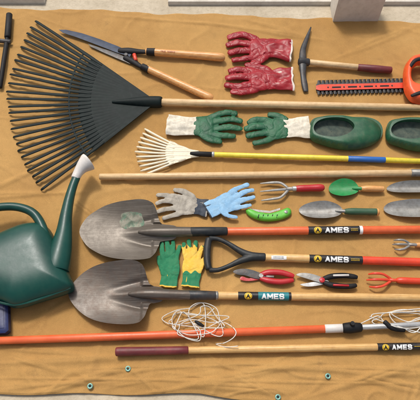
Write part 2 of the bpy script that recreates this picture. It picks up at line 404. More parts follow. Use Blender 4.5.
def glove(label,group,palm,fingers,cuff,mt,mcuff,mtrim=None,matfn=None,amp=.0010,pf=.2,name="glove",cflat=.2,lift=0,fs=.9,ff=.5):
    t=top(name,palm[0][0],palm[0][1],label,"glove",group)
    mb=MB()
    def zc(u,v,r,f): return Z0+r*ps(u,v)*f+lift
    mb.ptube([(u,v,zc(u,v,r,pf),r) for u,v,r in palm],24,pf,sm=3,rnd='full')
    pc=palm[1]
    for k,fg in enumerate(fingers):
        rz=random.uniform(.0,.004)
        r0=fg[0]; fg=[(r0[0]+(pc[0]-r0[0])*.45,r0[1]+(pc[1]-r0[1])*.45,r0[2]*.9)]+list(fg)
        q=[(u+(random.uniform(-.5,.5) if i>1 else 0),v+(random.uniform(-.5,.5) if i>1 else 0),zc(u,v,r,ff)+(rz if 1<i<len(fg)-1 else 0),r*fs*random.uniform(.94,1.06)) for i,(u,v,r) in enumerate(fg)]
        mb.ptube(q,14,ff,sm=4,rnd='full')
    remesh(mb,"glove_body",mt,t,matfn=matfn,amp=amp,sm=4,vox=.0019)
    A=P(cuff[0][0],cuff[0][1],0); B=P(cuff[-1][0],cuff[-1][1],0); ax=(B-A).normalized(); sv=ax.cross(Vector((0,0,1)))
    q=catm(cuff,9,False); cm=MB(); seg=60; rs=[]; ph=random.uniform(0,9)
    def ring(i,u,v,r,k,off=0):
        f=cflat; z=zc(u,v,r,f); c_=P(u,v,z)+ax*off; R=r*ps(u,v)
        out=[]
        for j in range(seg):
            a=2*math.pi*j/seg; wv=1+.03*math.sin(i*.45+ph)+.06*noise.noise(Vector((u*.12+v*.1,math.cos(a)*2,ph)))
            dz=1+.9*noise.noise(Vector((math.cos(a)*2.2,u*.09+v*.09,ph*3)))+.35*noise.noise(Vector((math.cos(a)*5,u*.2+v*.16,ph*5)))
            sk=ax*(R*.13*noise.noise(Vector((math.cos(a)*1.8,ph,7)))*min(1,max(0,(i-n1+8)/8)))
            zz=R*k*f*wv*math.sin(a)*dz
            out.append(c_+sk+sv*(R*k*wv*math.cos(a))+Vector((0,0,max(zz,-z+Z0-.002))))
        return out
    n1=len(q)
    for i,(u,v,r) in enumerate(q): rs.append(ring(i,u,v,r,1))
    rs.append(ring(n1-1,*q[-1],.95,.001))
    for i in range(n1-2,-1,-1): rs.append(ring(i,*q[i],.88))
    cm.rings(rs,True)
    if mtrim:
        for i in range(len(cm.m)):
            if i//seg>=n1-3: cm.m[i]=1
        cm.obj("cuff",[mcuff,mtrim],t,sharp=2)
    else: cm.obj("cuff",mcuff,t,sharp=2)
    return t

# ------------------------------------------------------------ setting
mb=MB(); z=-.012; L=30; mb.add([(-L,-L,z),(L,-L,z),(L,L,z),(-L,L,z)],[(0,1,2,3)])
o=mb.obj("pavement",m_conc); o["kind"]="structure"
def box(mb,x0,x1,y0,y1,z0,z1,bv=.006):
    xs=[(x0,y0),(x1,y0),(x1,y1),(x0,y1)]
    cx,cy=(x0+x1)/2,(y0+y1)/2
    def r(k,z): return [Vector((x+(k if x<cx else -k),y+(k if y<cy else -k),z)) for x,y in xs]
    mb.rings([r(0,z0),r(0,z1-bv),r(bv*.3,z1-bv*.3),r(bv,z1)],True)
mb=MB(); y_=P(200,3.5,0).y; box(mb,P(168,4,0).x,3.0,y_,y_+1.2,-.011,.012)
st=mb.obj("concrete_step",m_conl); st["label"]="low weathered concrete step behind the tan tarpaulin"; st["category"]="step"
mb=MB(); q0=P(333,21,0); q1=P(378,21,0); box(mb,q0.x,q1.x,q0.y,q0.y+.12,-.011,.17,.006)
st=mb.obj("porch_post",m_conl); st["label"]="pale square concrete post foot at the tarpaulin edge"; st["category"]="post"
mb=MB(); q0=P(-60,4,0); q1=P(44,4,0); box(mb,q0.x,q1.x,q0.y+.012,q0.y+.5,-.011,.02,.008)
st=mb.obj("paving_slab",m_conl); st["label"]="pale grey concrete slab beyond the tarpaulin"; st["category"]="slab"

def tarp():
    NU,NV=560,480; vs=[];fs=[]
    creases=[]
    def line(a,b,h,w_): creases.append((P(*a).to_2d(),P(*b).to_2d(),h,w_))
    line((-60,377),(480,385),.003,.004)
    line((-50,366),(180,354),.006,.011); line((120,400),(330,358),.007,.011); line((200,364),(450,374),.006,.009)
    line((20,400),(140,362),.006,.009); line((300,400),(440,356),.007,.011); line((60,372),(300,362),.005,.008)
    line((62,-10),(50,140),.003,.008); line((222,-10),(222,400),.0024,.0048); line((-20,196),(90,192),.005,.010)
    line((0,120),(60,210),.006,.012); line((240,18),(300,34),.005,.010); line((180,20),(330,40),.006,.011); line((20,330),(70,300),.005,.012)
    line((420,24),(330,60),.005,.011); line((-10,190),(60,160),.006,.011); line((100,15),(260,28),.006,.010)
    line((160,70),(230,110),.004,.010); line((90,145),(140,200),.005,.010); line((20,10),(100,40),.004,.010)
    line((0,388),(120,380),.005,.008); line((180,384),(300,392),.006,.009); line((340,372),(430,392),.005,.009); line((230,372),(280,398),.004,.008)
    line((10,355),(60,372),.004,.006); line((300,362),(420,366),.004,.007); line((100,388),(220,372),.004,.006); line((360,380),(420,370),.004,.006)
    line((100,220),(60,190),.004,.006); line((-10,345),(110,358),.004,.007); line((0,30),(40,130),.003,.007); line((230,60),(215,100),.003,.006)
    cb=[(min(A.x,B.x)-.05,max(A.x,B.x)+.05,min(A.y,B.y)-.05,max(A.y,B.y)+.05,A,B,h,w_) for A,B,h,w_ in creases]
    for i in range(NV+1):
        t=i/NV
        for j in range(NU+1):
            u=-110+j*(640/NU)
            vt=7+max(-2,(u)*.034)+1.0*math.sin(u*.05)+.5*math.sin(u*.17)
            vb=394+ (0 if u<200 else (u-200)*.12)+1.0*math.sin(u*.06)
            v=vt+(vb-vt)*t; p=P(u,v,0)
            z=.006*noise.noise(Vector((p.x*3.1,p.y*3.1,1)))+.0035*noise.noise(Vector((p.x*8,p.y*8,5)))+.0009*noise.noise(Vector((p.x*22,p.y*28,5)))
            z+=.0025*math.exp(-(noise.noise(Vector((p.x*3.5+p.y*1.5,p.y*5-p.x,4.2)))/.05)**2)
            z-=.006
            bot=max(0,min(1,(v-354)/22))
            z+=bot*(.007*noise.noise(Vector((p.x*5,p.y*12,3)))+.008*max(0,.4-abs(noise.noise(Vector((p.x*4+p.y*4,p.y*10,7))))*2)+.003*math.exp(-(noise.noise(Vector((p.x*7-p.y*3,p.y*12,8.2)))/.07)**2))
            q=p.to_2d()
            for x0,x1,y0,y1,A,B,h,w_ in cb:
                if q.x<x0 or q.x>x1 or q.y<y0 or q.y>y1: continue
                ab=B-A; tt=max(0,min(1,(q-A).dot(ab)/ab.length_squared))
                wob=.014*noise.noise(Vector((q.x*4,q.y*4,h*900)))*(1 if w_>.005 else .1)
                dd=((q-A-ab*tt).length+wob)
                if abs(dd)<w_*3: z+=h*math.exp(-(dd/w_)**2)*(math.sin(math.pi*tt)**.5 if 0<tt<1 else 0)
            zm=.003+bot*.007
            if z>zm-.002: z=zm-.002+.002*math.tanh((z-zm+.002)/.002)
            if i>NV-2: z=min(z,-.004)
            vs.append((p.x,p.y,z))
    for i in range(NV):
        for j in range(NU):
            a=i*(NU+1)+j; fs.append((a,a+1,a+NU+2,a+NU+1))
    mb=MB(); mb.add(vs,fs); o=mb.obj("tarpaulin",m_tarp,sharp=3)
    so=o.modifiers.new("thickness",'SOLIDIFY'); so.thickness=.0025; so.offset=-1
    o["label"]="wrinkled tan canvas tarpaulin spread on concrete under the tools"; o["category"]="tarpaulin"
    for (u,v) in ((90,386),(128,368.5),(328,376),(278,397)):
        g=MB(); c=P(u,v,.0065); n=24; rs=[]
        for k in range(9):
            an=2*math.pi*k/8; rr=.0070+.0028*math.cos(an); zz=.0014*math.sin(an)
            rs.append([c+Vector((rr*math.cos(2*math.pi*j/n),rr*math.sin(2*math.pi*j/n),zz)) for j in range(n)])
        g.rings(rs,False); g.cyl(c+Vector((0,0,-.004)),.006,.0025,mi=1)
        g.obj("grommet",[m_grom,m_clogin],o)
tarp()

# ------------------------------------------------------------ leaf rake
def leaf_rake():
    t=top("leaf_rake",160,102,"large black fan leaf rake with a pale wooden handle","rake")
    ax,ay=157,102; a0=math.radians(180+34); a1=math.radians(180-37)
    def pt(a,r): return (ax+r*math.cos(a),ay+r*math.sin(a))
    N=25; angs=[a0+(a1-a0)*i/(N-1) for i in range(N)]
    M=(N-1)*8; R_=[4,10,18,28,38,48,58,68,76,79]
    vs=[];bt=[]
    for r in R_:
        for j in range(-3,M+4):
            a=a0+(a1-a0)*j/M; k=j/8
            u,v=pt(a,r); rib=max(0,math.cos(2*math.pi*k))*.0016
            z=.031+rib*min(1,max(0,(r-36)/30))-.00005*r-(.0015 if r>78 else 0)
            w_=P(u,v,.027); vs.append((w_.x,w_.y,z)); bt.append((w_.x,w_.y,.0265-.00003*r))
    c=M+7; nn=len(vs); fs=[]
    for i in range(len(R_)-1):
        for j in range(c-1):
            a=i*c+j; fs.append((a,a+1,a+c+1,a+c)); fs.append((a+nn,a+c+nn,a+c+1+nn,a+1+nn))
    for j in range(c-1):
        a=j; fs.append((a,a+nn,a+1+nn,a+1)); a=(len(R_)-1)*c+j; fs.append((a,a+1,a+1+nn,a+nn))
    for i in range(len(R_)-1):
        a=i*c; fs.append((a,a+c,a+c+nn,a+nn)); a=i*c+c-1; fs.append((a,a+nn,a+c+nn,a+c))
    mb=MB(); mb.add(vs+bt,fs)
    head=mb.obj("rake_head",m_rakepl,t,sharp=1.2)
    for i,a in enumerate(angs):
        R=150-8*abs(i/(N-1)-.42)+random.uniform(-1,1)
        bend=random.uniform(-.008,.008)
        q=[]
        for k,(r,z,w_) in enumerate(((66,.028,1.0),(78,.0275,1.95),(105,.024,1.75),(130,.020,1.6),(142,.018,1.5),(R-2,.015,1.4),(R,.006,1.1))):
            u,v=pt(a+bend*(r/150)**2,r); q.append((u,v,z,w_))
        tb=MB(); tb.ptube(q,10,.4,sm=3); tb.obj("tine",m_rakepl,head)
    tb=MB(); q=[(*pt(a0+(a1-a0)*k/40,88),.0265,1.0) for k in range(41)]
    tb.ptube(q,8,.6); tb.obj("cross_brace",m_rakepl,head)
    mb=MB(); mb.ptube([(112,102,.030,1.5),(128,102,.030,3.6),(145,102,.029,5.6),(159,102.1,.027,5.9),(162,102.2,.027,4.8)],20,sm=3); mb.obj("socket",m_rakepl,t)
    pole(t,"handle",[(158,102,3.7,.027),(300,105.3,3.7,.022),(440,108.2,3.7,.02)],m_wood)
leaf_rake()
# ------------------------------------------------------------ hedge shears
def shears():
    t=top("hedge_shears",128,55,"open hedge shears with dark blades and light wooden handles","shears")
    plate(t,"blade",[(59,30),(66,30),(82,33.5),(100,39.5),(118,46.5),(132,53),(130,57),(116,52.5),(98,45.5),(78,38),(63,33)],.012,.003,m_blade)
    plate(t,"blade",[(88,44),(100,48),(116,53),(131,60),(134,63),(130,64),(118,59),(104,53),(91,47)],.008,.003,m_dsteel)
    mb=MB(); mb.cyl(P(126,55,.015),.009,.006); mb.obj("pivot_bolt",m_dsteel,t)
    mb=MB(); mb.ptube([(118,50.5,.014,2.6),(128,51,.014,3.8),(138,51.5,.015,2.8),(147,52,.018,2.4)],14,.7,sm=3); mb.obj("tang",m_black,t)
    mb=MB(); mb.ptube([(124,57,.012,2.8),(132,61,.012,3.2),(140,66,.014,2.4),(146,69,.018,2.2)],14,.7,sm=3); mb.obj("tang",m_black,t)
    mb=MB(); mb.ptube([(134,54,.016,2.0),(136,61,.016,2.0)],14); mb.obj("rubber_bumper",m_redor,t)
    qa=[(146,51.7,3.2),(152,52,3.6),(185,54.5,3.7),(212,56.6,4.1),(221,57.3,4.2),(224,57.6,3.4)]
    pole(t,"handle",qa,m_wood3,sm=2)
    pole(t,"handle",[(143,67,3.0),(149,69.5,3.4),(178,83,3.5),(203,94.5,4.0),(210,97.5,4.0),(212,98.5,3.2)],m_wood3,sm=2)
    sleeve(t,"ferrule",147,155,qa,m_black,.35)
    mb=MB(); mb.ptube([(142,66.8,.018,3.5),(149,70,.018,3.8)],20,rnd=False); mb.obj("ferrule",m_black,t)
    wrappolys(t,"lettering",161,175,qa,m_faint,strokes("TRUE",0,.9,1.3,.5,.28)+strokes("TEMPER",6.6,.9,1.3,.4,.28))
shears()
# ------------------------------------------------------------ red gloves
g="pair of red rubber gloves"
glove("deep red rubber work glove with pale lining at the cuff",g,[(278,48,12),(262,48,13),(249,47,12.5)],
  [[(255,39,4.5),(241,35,4.2),(227,38,3.6)],[(252,45,4.5),(238,42.5,4.2),(225.5,45.5,3.6)],[(252,51,4.5),(240,50.5,4.2),(227,53.5,3.6)],[(255,57,4.4),(244,59,4.1),(231,61,3.5)],[(266,56,4.8),(256,63,4.2),(244,65.5,3.6)]],
  [(264,48,12.5),(272,48,11.8),(282,49,13.5),(292,51,14.5)],m_red,m_red,m_white,amp=.0017,pf=.22,cflat=.22,fs=.96)
glove("deep red rubber work glove lying palm down on the tarpaulin",g,[(278,79,12.5),(262,80,13.5),(249,81,13)],
  [[(255,72,4.5),(241,70,4.2),(228,72,3.6)],[(252,77.5,4.5),(238,76.5,4.2),(224,78.5,3.7)],[(252,84,4.5),(238,86,4.2),(224,85,3.6)],[(255,90,4.4),(243,92.5,4.1),(230,92.5,3.5)],[(268,71,4.8),(258,67,4.2),(247,66.8,3.6)]],
  [(264,79,13),(272,79.5,12.2),(282,79,13.8),(293,79,15)],m_red,m_red,m_white,amp=.0017,pf=.22,cflat=.22,fs=.96)
# ------------------------------------------------------------ pick
def pickt():
    t=top("garden_pick",305,62,"small steel garden pick with wooden handle and red grip","pick")
    mb=MB(); mb.ptube([(311,27,.012,.6),(307,38,.018,2.0),(303,50,.024,3.0),(303,62,.026,4.2)],14,.5,sm=4)
    mb.ptube([(303,62,.026,4.2),(303,74,.022,2.8),(304.5,84,.016,3.2),(306,92,.010,2.4)],14,.45,sm=4)
    mb.ptube([(298,61.7,.024,4.4),(310,62.4,.024,4.0)],16)
    mb.obj("pick_head",m_dsteel,t)
    pole(t,"handle",[(308,62.3,3.2,.022),(335,65,3.0,.02),(360,67.5,3.2,.018)],m_wood)
    pole(t,"grip",[(357,67.3,3.6,.018),(375,69,3.9,.018),(392,70.3,3.7,.018)],m_burg)
pickt()
# ------------------------------------------------------------ hedge trimmer
def trimmer():
    t=top("hedge_trimmer",405,85,"orange electric hedge trimmer with a toothed blade bar","trimmer")
    plate(t,"guide_bar",[(316,86),(320,84.8),(412,82.6),(412,88.0),(320,90.6),(316,89.6)],.014,.003,m_redor)
    up=[];dn=[]
    x=317
    while x<404:
        k=(x-316)/104; yt=84.2-2.6*k; yb=91.2-2.9*k
        up+= [(x,yt),(x+.7,yt-3.6),(x+2.0,yt-3.6),(x+2.7,yt)]; dn+= [(x,yb),(x+.7,yb+3.6),(x+2.0,yb+3.6),(x+2.7,yb)]; x+=4.1
    poly=[(316,84.6)]+up+[(410,81.9),(410,88.6)]+dn[::-1]+[(316,90.9)]
    plate(t,"tooth_blade",poly,.009,.003,m_dsteel,g=2)
    poly2=[(a+1.6,b) for a,b in poly]
    plate(t,"counter_tooth_blade",poly2,.0045,.003,m_black,g=2)
    for u in (328,344,360,376,392):
        mb=MB(); mb.cyl(P(u,87.6-(u-320)*.026,.017),.0035,.003); mb.obj("bolt",m_dsteel,t)
    for u in (332,348,364,380):
        y=87.6-(u-320)*.026; plate(t,"bar_slot",[(u,y-.7),(u+9,y-.9),(u+9,y+.5),(u,y+.7)],.0171,.0004,m_black,bevel=0)
    out=[(407,94),(404,82),(404.5,68),(409,59),(418,55),(440,53),(480,56),(500,76),(488,98),(450,104),(418,102)]
    hole=[(413,82),(412,71),(416,64.5),(424,63),(440,64),(444,74),(438,82),(424,85)]
    mb=MB(); mb.infl(out,lambda u,v,d:.035+.04*math.sqrt(max(0,1-(1-min(1,d/4.5))**2)),.05,bot=lambda u,v,d:.035-.03*min(1,d/4),g=1.4,sm=4,holes=[hole],alld=True); mb.obj("housing",m_trim,t)
    mb=MB(); mb.ptube([(411,96,.068,1.6),(424,92,.078,2.2),(440,94,.078,2.2),(470,92,.078,2.0)],12,.6,sm=4); mb.obj("vent_trim",m_black,t)
    mb=MB(); mb.ptube([(410,67,.070,1.6),(416,60,.078,2.0),(428,58.5,.078,2.0),(450,58.5,.078,2.0)],12,.6,sm=4); mb.obj("switch_bar",m_black,t)
trimmer()
# ------------------------------------------------------------ green/cream gloves
g="pair of green coated gloves"
glove("green coated glove with cream knitted cuff, fingers spread",g,[(192,126,11),(204,126,13),(214,126,12)],
  [[(210,118,4.3),(225,113,4.1),(238,114.5,3.5)],[(213,123,4.3),(230,119.5,4.1),(243.5,122,3.5)],[(213,129,4.3),(229,127.5,4.1),(243,129,3.5)],[(210,134,4.3),(223,135.5,4),(236,136.5,3.4)],[(200,133,4.3),(210,140,3.9),(222,142,3.3)]],
  [(196,126,11),(184,126,11.3),(167,124.5,12.5)],m_green,m_cream,amp=.0013)
glove("green coated glove with cream cuff, fingers curled",g,[(288,128,11),(275,129,13),(266,130,12)],
  [[(272,122,4.3),(258,120,4.2),(247,123.5,3.6)],[(268,127,4.4),(255,126.5,4.2),(243.5,129.5,3.6)],[(268,133,4.4),(257,133.5,4.2),(245.5,136,3.5)],[(272,138,4.3),(263,141,4),(252,143,3.3)],[(285,120,4.4),(277,115.5,4),(267,114,3.4)]],
  [(284,128,11),(297,127.5,12),(310,127,13.5)],m_green,m_cream,amp=.0013)
# ------------------------------------------------------------ clogs
def clog(du,dv,label):
    t=top("garden_clog",345+du,133+dv,label,"clog","pair of green rubber clogs")
    o=[(309.5,130),(313,120),(324,117),(340,117),(354,117.5),(368,118),(378,122),(382,130),(379,139),(368,145),(352,148),(336,146.5),(322,142.5),(312,138)]
    o=[(a+du,b+dv) for a,b in o]
    hole=[(313,130),(316.5,124),(325,121),(338,121),(348,123.5),(353,130),(347,137),(336,140),(325,139),(316.5,136)]
    hole=[(a+du,b+dv) for a,b in hole]
    def hz(u,v,d):
        k=min(1,max(0,(u-du-309)/73)); base=.044+.014*math.sin(k*math.pi*.85)-.026*max(0,(k-.72)/.28)**1.6
        a=math.sqrt(max(0,1-(1-min(1,d/9))**2)); b=math.sqrt(max(0,1-(1-min(1,d/2.4))**2)); s=max(0,min(1,(k-.45)/.2))
        return .018+(base-.018)*(a*s+b*(1-s)) if d>0 else .018
    mb=MB(); mb.infl(o,hz,.03,bot=lambda u,v,d:.012-.006*min(1,d/2),g=1.4,holes=[hole],sm=5); mb.obj("clog_upper",m_clog,t,sharp=1.1)
    hp=catm(hole,5,True); cu=sum(a for a,b in hp)/len(hp); cv=sum(b for a,b in hp)/len(hp)
    rs=[]
    for k,z in ((.98,.037),(.97,.028),(.90,.020),(.7,.018),(.4,.019),(.02,.019)):
        rr=[]
        for a,b in hp:
            w_=P(cu+(a-cu)*k,cv+(b-cv)*k,.03); rr.append(Vector((w_.x,w_.y,z)))
        rs.append(rr)
    mb=MB(); mb.rings(rs,False); mb.obj("lining",m_lining,t,sharp=2)
    mb=MB(); mb.infl([(345+du+(a-345-du)*1.02,133+dv+(b-133-dv)*1.03) for a,b in o],lambda u,v,d:.013,.012,bot=.003,g=4,sm=4); mb.obj("sole",m_clog,t)
clog(0,0,"dark green rubber garden clog with shadowed grey lining")
clog(77,2,"dark green rubber garden clog beside its mate")
# ------------------------------------------------------------ shrub rake
def shrub():
    t=top("shrub_rake",200,154,"small cream fan rake with yellow handle and blue grip","rake")
    ax,ay=194,153.5
    N=11
    mb=MB(); out=[(199,151),(192,149.5),(182,146),(170,140.5),(166,147),(165,153.5),(166,160),(170,165),(182,161),(192,157.5),(199,156.5)]
    mb.infl(out,lambda u,v,d:.020+.0016*math.cos(v*1.5)-.0015*max(0,1-d),.018,thick=.003,g=1.2,sm=0)
    head=mb.obj("rake_head",m_cream_pl,t,sharp=1.3)
    for i in range(N):
        a=math.radians(180+23-48*i/(N-1)); a2=math.radians(180+27-50*i/(N-1))
        tip=58-7*abs(i/(N-1)-.5)*1.2+random.uniform(-.8,.8)
        q=[(ax+r*math.cos(a+(a2-a)*r/60),ay+r*math.sin(a+(a2-a)*r/60),z,w_) for r,z,w_ in ((20,.018,.8),(34,.019,1.15),(48,.017,1.15),(tip-2,.014,1.1),(tip+1,.005,.8))]
        tb=MB(); tb.ptube(q,8,.6,sm=3); tb.obj("tine",m_cream_pl,head)
    pole(t,"socket",[(190,153.5,1.8,.02),(198,154,2.7,.02),(213,154.6,2.9,.018)],m_black)
    pole(t,"handle",[(208,154.4,2.7,.018),(350,158.8,2.8,.016),(440,162,2.8,.016)],m_yellow)
    pole(t,"grip",[(347,158.7,3.05,.016),(386,160,3.05,.016)],m_blue)
    pole(t,"silver_band",[(211,154.5,3.05,.018),(215,154.6,3.05,.018)],m_alu)
shrub()
t=top("wooden_pole",250,174,"long plain pale wooden tool handle lying on tarpaulin","pole")
pole(t,"shaft",[(99,176.8,3.3),(180,176,3.5),(412,173,3.7)],m_wood)
pole(t,"metal_collar",[(410,173,4.1,.02),(440,172.8,4.1,.02)],m_steel)
# ------------------------------------------------------------ watering can
def can():
    t=top("watering_can",35,262,"dark green plastic watering can lying on its side with pale rose","watering can")
    body=[(-30,244),(-12,236),(6,228),(22,222),(36,221),(45,224),(51,231),(57,245),(64,262),(70,276),(73,285),(70,289.5),(58,294),(38,300),(22,305),(12,306),(2,302),(-14,296),(-26,280)]
    def hz(u,v,d):
        x=min(1,d/34); k=(1-(1-x)**3.2)**.55
        return .052+.066*k
    mb=MB(); mb.infl(body,hz,.075,bot=lambda u,v,d:.052-.048*math.sqrt(max(0,1-(1-min(1,d/12))**2)),g=1.5,sm=3); mb.obj("can_body",m_can,t,sharp=1.3)
    mb=MB(); q=[(56,272,.062,13),(58,262,.064,13),(61,248,.066,11),(64,232,.070,8),(66,216,.074,6.2),(69,200,.076,5.0),(73,186,.078,4.3),(77,176,.080,4.0)]
    mb.ptube(q,24,.9,sm=4,rnd='full'); mb.obj("spout",m_can,t)
    mb=MB(); mb.ptube([(75,179,.080,4.4),(78,173,.081,4.8),(82,167.5,.083,6.4),(87,163,.084,9.0),(89,161.5,.084,9.4)],24,sm=3); rose=mb.obj("sprinkler_rose",m_rose,t)
    mb=MB(); mb.ptube([(46,236,.074,4.5),(40,222,.074,4.6),(33,213,.074,4.4),(22,208,.074,4.2),(8,206.5,.074,4.2),(-8,209,.074,4.2),(-20,218,.074,4.2),(-26,232,.074,4.2),(-26,250,.074,4.4)],16,sm=5); mb.obj("handle",m_can,t)
    mb=MB(); mb.ptube([(-12,299,.072,1.2),(14,305,.070,1.4),(40,299,.072,1.4),(71,288,.070,1.2)],8,sm=4); mb.obj("base_rim",m_can,t)
can()
def navy():
    t=top("navy_box",2,314,"small navy blue plastic box edge beside the watering can","box")
    mb=MB(); mb.infl([(-22,298),(6,296),(8,300),(8.5,330),(5,333),(-20,334)],lambda u,v,d:.03+.006*min(1,d/2),.03,bot=.004,g=3,sm=0); mb.obj("box_shell",m_navy,t)
    plate(t,"lid",[(-20,301),(3,300),(4,328),(-18,330)],.036,.003,m_navy)
navy()
def ltool():
    t=top("black_hand_tool",6,50,"black metal tool with grip and cross bar","tool")
    pole(t,"shaft",[(9,16,2.2),(7.5,38,2.4),(4,60,2.4),(0,88,2.2)],m_black)
    pole(t,"grip",[(9.4,14,3.2),(7.6,38,3.4)],m_black)
    pole(t,"cross_bar",[(-8,40,2.2,.02),(11,42,2.4,.02)],m_dsteel)
ltool()
# ------------------------------------------------------------ shovels
def bz(u,v,tip,yc,half):
    k=max(0,min(1,(u-tip)/75)); c=(v-yc)/half; L=u-tip
    z=.008+.042*min(1.2,abs(c)**2.2)*(.35+.65*k)+.020*(1-k)**2+.004*k
    kk=max(0,min(1,(L-34)/44)); kk=kk*kk*(3-2*kk); wdt=2.6+3.2*kk; a=abs(v-yc)
    if a<wdt*1.9: z+=.024*kk*(math.cos(a/(wdt*1.9)*math.pi)*.5+.5)
    z-=.007*kk*math.exp(-((a-wdt*2.4)/2.4)**2)
    if a>9: z+=.008*max(0,min(1,(L-71)/3))
    return max(z+.0010*noise.noise(Vector((u*.08,v*.08,2))),.006)
def shovel(lab,out,tip,yc,half,m_bl):
    t=top("round_point_shovel",tip,yc,lab,"shovel")
    mb=MB(); mb.infl(out,lambda u,v,d:bz(u,v,tip,yc,half),.024,thick=.0025,g=1.1,sm=4)
    mb.obj("blade",m_bl,t,sharp=.9)
    return t
def sblade(tip,yc,h,end):
    up=[(0,-2.5),(2.5,-8),(8,-15),(16,-h*.68),(26,-h*.84),(38,-h*.94),(50,-h*.985),(60,-h),(68,-h*.965),(73,-h*.88),(76,-h*.74),(77.5,-h*.58),(79,-h*.42),(82,-h*.29),(end,-5.8)]
    lo=[(a,-b) for a,b in up[::-1]]
    return [(tip+a,yc+b) for a,b in up]+[(tip+a,yc+b) for a,b in lo]
t=shovel("round point shovel with worn grey blade and orange handle",sblade(80,232,30,96),80,232,30,m_shov)
pole(t,"socket",[(138,232,1.5,.026),(152,232,4.6,.028),(168,232,5.4,.028),(186,231.8,5.0,.026),(194,231.8,4.8,.025)],m_shov,sm=3)
H1=[(186,231.8,4.0),(300,230.6,4.1),(440,229.4,4.2)]
pole(t,"handle",H1,m_orange)
pole(t,"socket_sleeve",[(186,231.8,5.1,.026),(205,231.6,4.8,.0245),(228,231.2,4.5,.023)],m_blackpl)
sleeve(t,"label_sleeve",308,361,H1,m_labk)
badge(t,317,H1); ames(t,325,347,H1,m_lawh); fineprint(t,350,358,H1,m_laye,.9); fineprint(t,350,358,H1,m_laye,-.5)
sleeve(t,"label_band",359,362,H1,m_lawh,.18)
mb=MB()
mb.infl([(121,214),(131,212),(141,213.5),(142,216),(144,221),(143,225),(138,226.5),(131,226),(126,228),(121,226),(119,221),(121.5,218)],lambda u,v,d:bz(u,v,80,232,30)+.0007,.024,thick=.0003,g=1.1,sm=2)
mb.obj("torn_sticker",m_stick,t)
t=shovel("round point shovel with rust-stained blade and wooden handle",sblade(69,294,32,94),69,294,32,m_shov2)
pole(t,"socket",[(128,294,1.5,.026),(142,294,4.7,.028),(158,294.2,5.6,.028),(176,294.8,5.1,.026),(192,295.1,4.8,.025)],m_shov2,sm=3)
pole(t,"socket_sleeve",[(180,294.8,5.1,.0255),(200,295.2,4.8,.0235),(217,295.5,4.5,.022)],m_dsteel)
H2=[(200,295.2,4.0),(300,296.6,4.0),(440,298.2,4.0)]
pole(t,"handle",H2,m_wood2)
sleeve(t,"label_sleeve",238,268,H2,m_labk)
sleeve(t,"label_band",258,290,H2,m_lath,.14)
badge(t,248,H2)
ames(t,262,283,H2,m_lawh,4.3,1.35)
sleeve(t,"label_edge",288.5,291,H2,m_labk,.16)
pole(t,"ferrule",[(214,295.4,4.5),(219,295.5,4.5)],m_steel)
# D-handle spade
t=top("d_handle_spade",235,254,"spade handle with black D grip and red wooden shaft","spade")
mb=MB()
mb.ptube([(209,238,.022,3.4),(207.5,246,.022,3.7),(207,255,.022,3.8),(207.5,263,.022,3.7),(209,270,.022,3.4)],16,sm=3)
mb.ptube([(209,238.5,.022,2.8),(218,239,.022,2.4),(229,244,.022,2.5),(240,251,.022,3.2),(252,256,.022,4.1),(266,257.3,.022,4.4)],16,sm=3)
mb.ptube([(209,270,.022,2.8),(218,270,.022,2.4),(229,266,.022,2.5),(240,261,.022,3.2),(252,257.5,.022,4.0),(264,257.3,.022,4.2)],16,sm=3)
remesh(mb,"d_grip",m_blackpl,t,vox=.002,amp=.0001,sm=4)
H3=[(262,257.3,4.1),(315,258.8,4.1),(440,262.8,4.1)]
pole(t,"shaft",H3,m_wood2)
sleeve(t,"painted_shaft",362,438,H3,m_redor,.08)
sleeve(t,"label_sleeve",309,362,H3,m_labk)
wrappolys(t,"pale_sticker",271,286,H3,m_lawh,[[(0,-1.9),(3,-2.1),(7.5,-2.1),(12,-2),(15,-1.7),(15,1.9),(11,2.1),(7.5,2),(3,2.1),(0,1.8)]],.0006)
fineprint(t,273,284,H3,m_labk,.9); fineprint(t,273,284,H3,m_labk,-.4)
badge(t,317,H3); ames(t,325,347,H3,m_lawh); fineprint(t,350,360,H3,m_laye,.9); fineprint(t,350,360,H3,m_laye,-.5)
# ------------------------------------------------------------ gloves near the middle
glove("grey suede garden glove, dirty, with charcoal wrist band","pair of blue and grey garden gloves",[(198,206,9),(186,205,11.5),(175,205,10.5)],
  [[(180,198,3.9),(168,195,3.5),(156,195,2.9)],[(177,203,3.9),(165,201,3.5),(154.5,204,2.9)],[(177,208,3.9),(166,209,3.5),(156.5,212,2.9)],[(182,212,3.9),(172,215.5,3.4),(162,218.5,2.7)],[(192,197,3.9),(184,191.5,3.4),(173,189.5,2.7)]],
  [(194,206,9),(201,207,9.2),(208,208.5,9.8)],m_grey,m_cuffk,m_grey,amp=.0014,pf=.14,cflat=.13,fs=.88,ff=.40)
glove("light blue knitted garden glove overlapping its grey mate","pair of blue and grey garden gloves",[(216,207,9),(226,203,11.5),(234,200,10.5)],
  [[(230,194,3.8),(239,188,3.3),(249.5,184,2.8)],[(234,198,3.8),(244,192,3.4),(255,189.5,2.8)],[(235,203,3.8),(245,199.5,3.4),(256,197,2.8)],[(232,208,3.8),(242,207.5,3.2),(252,204.5,2.7)],[(223,211,3.8),(229,216,3.2),(238,217.5,2.7)]],
  [(220,205,9),(213,208,9.2),(207,211,9.6)],m_lblue,m_lblue,m_cuffk,lift=.006,amp=.0014,pf=.14,cflat=.13,fs=.88,ff=.40)
g="pair of green and yellow garden gloves"
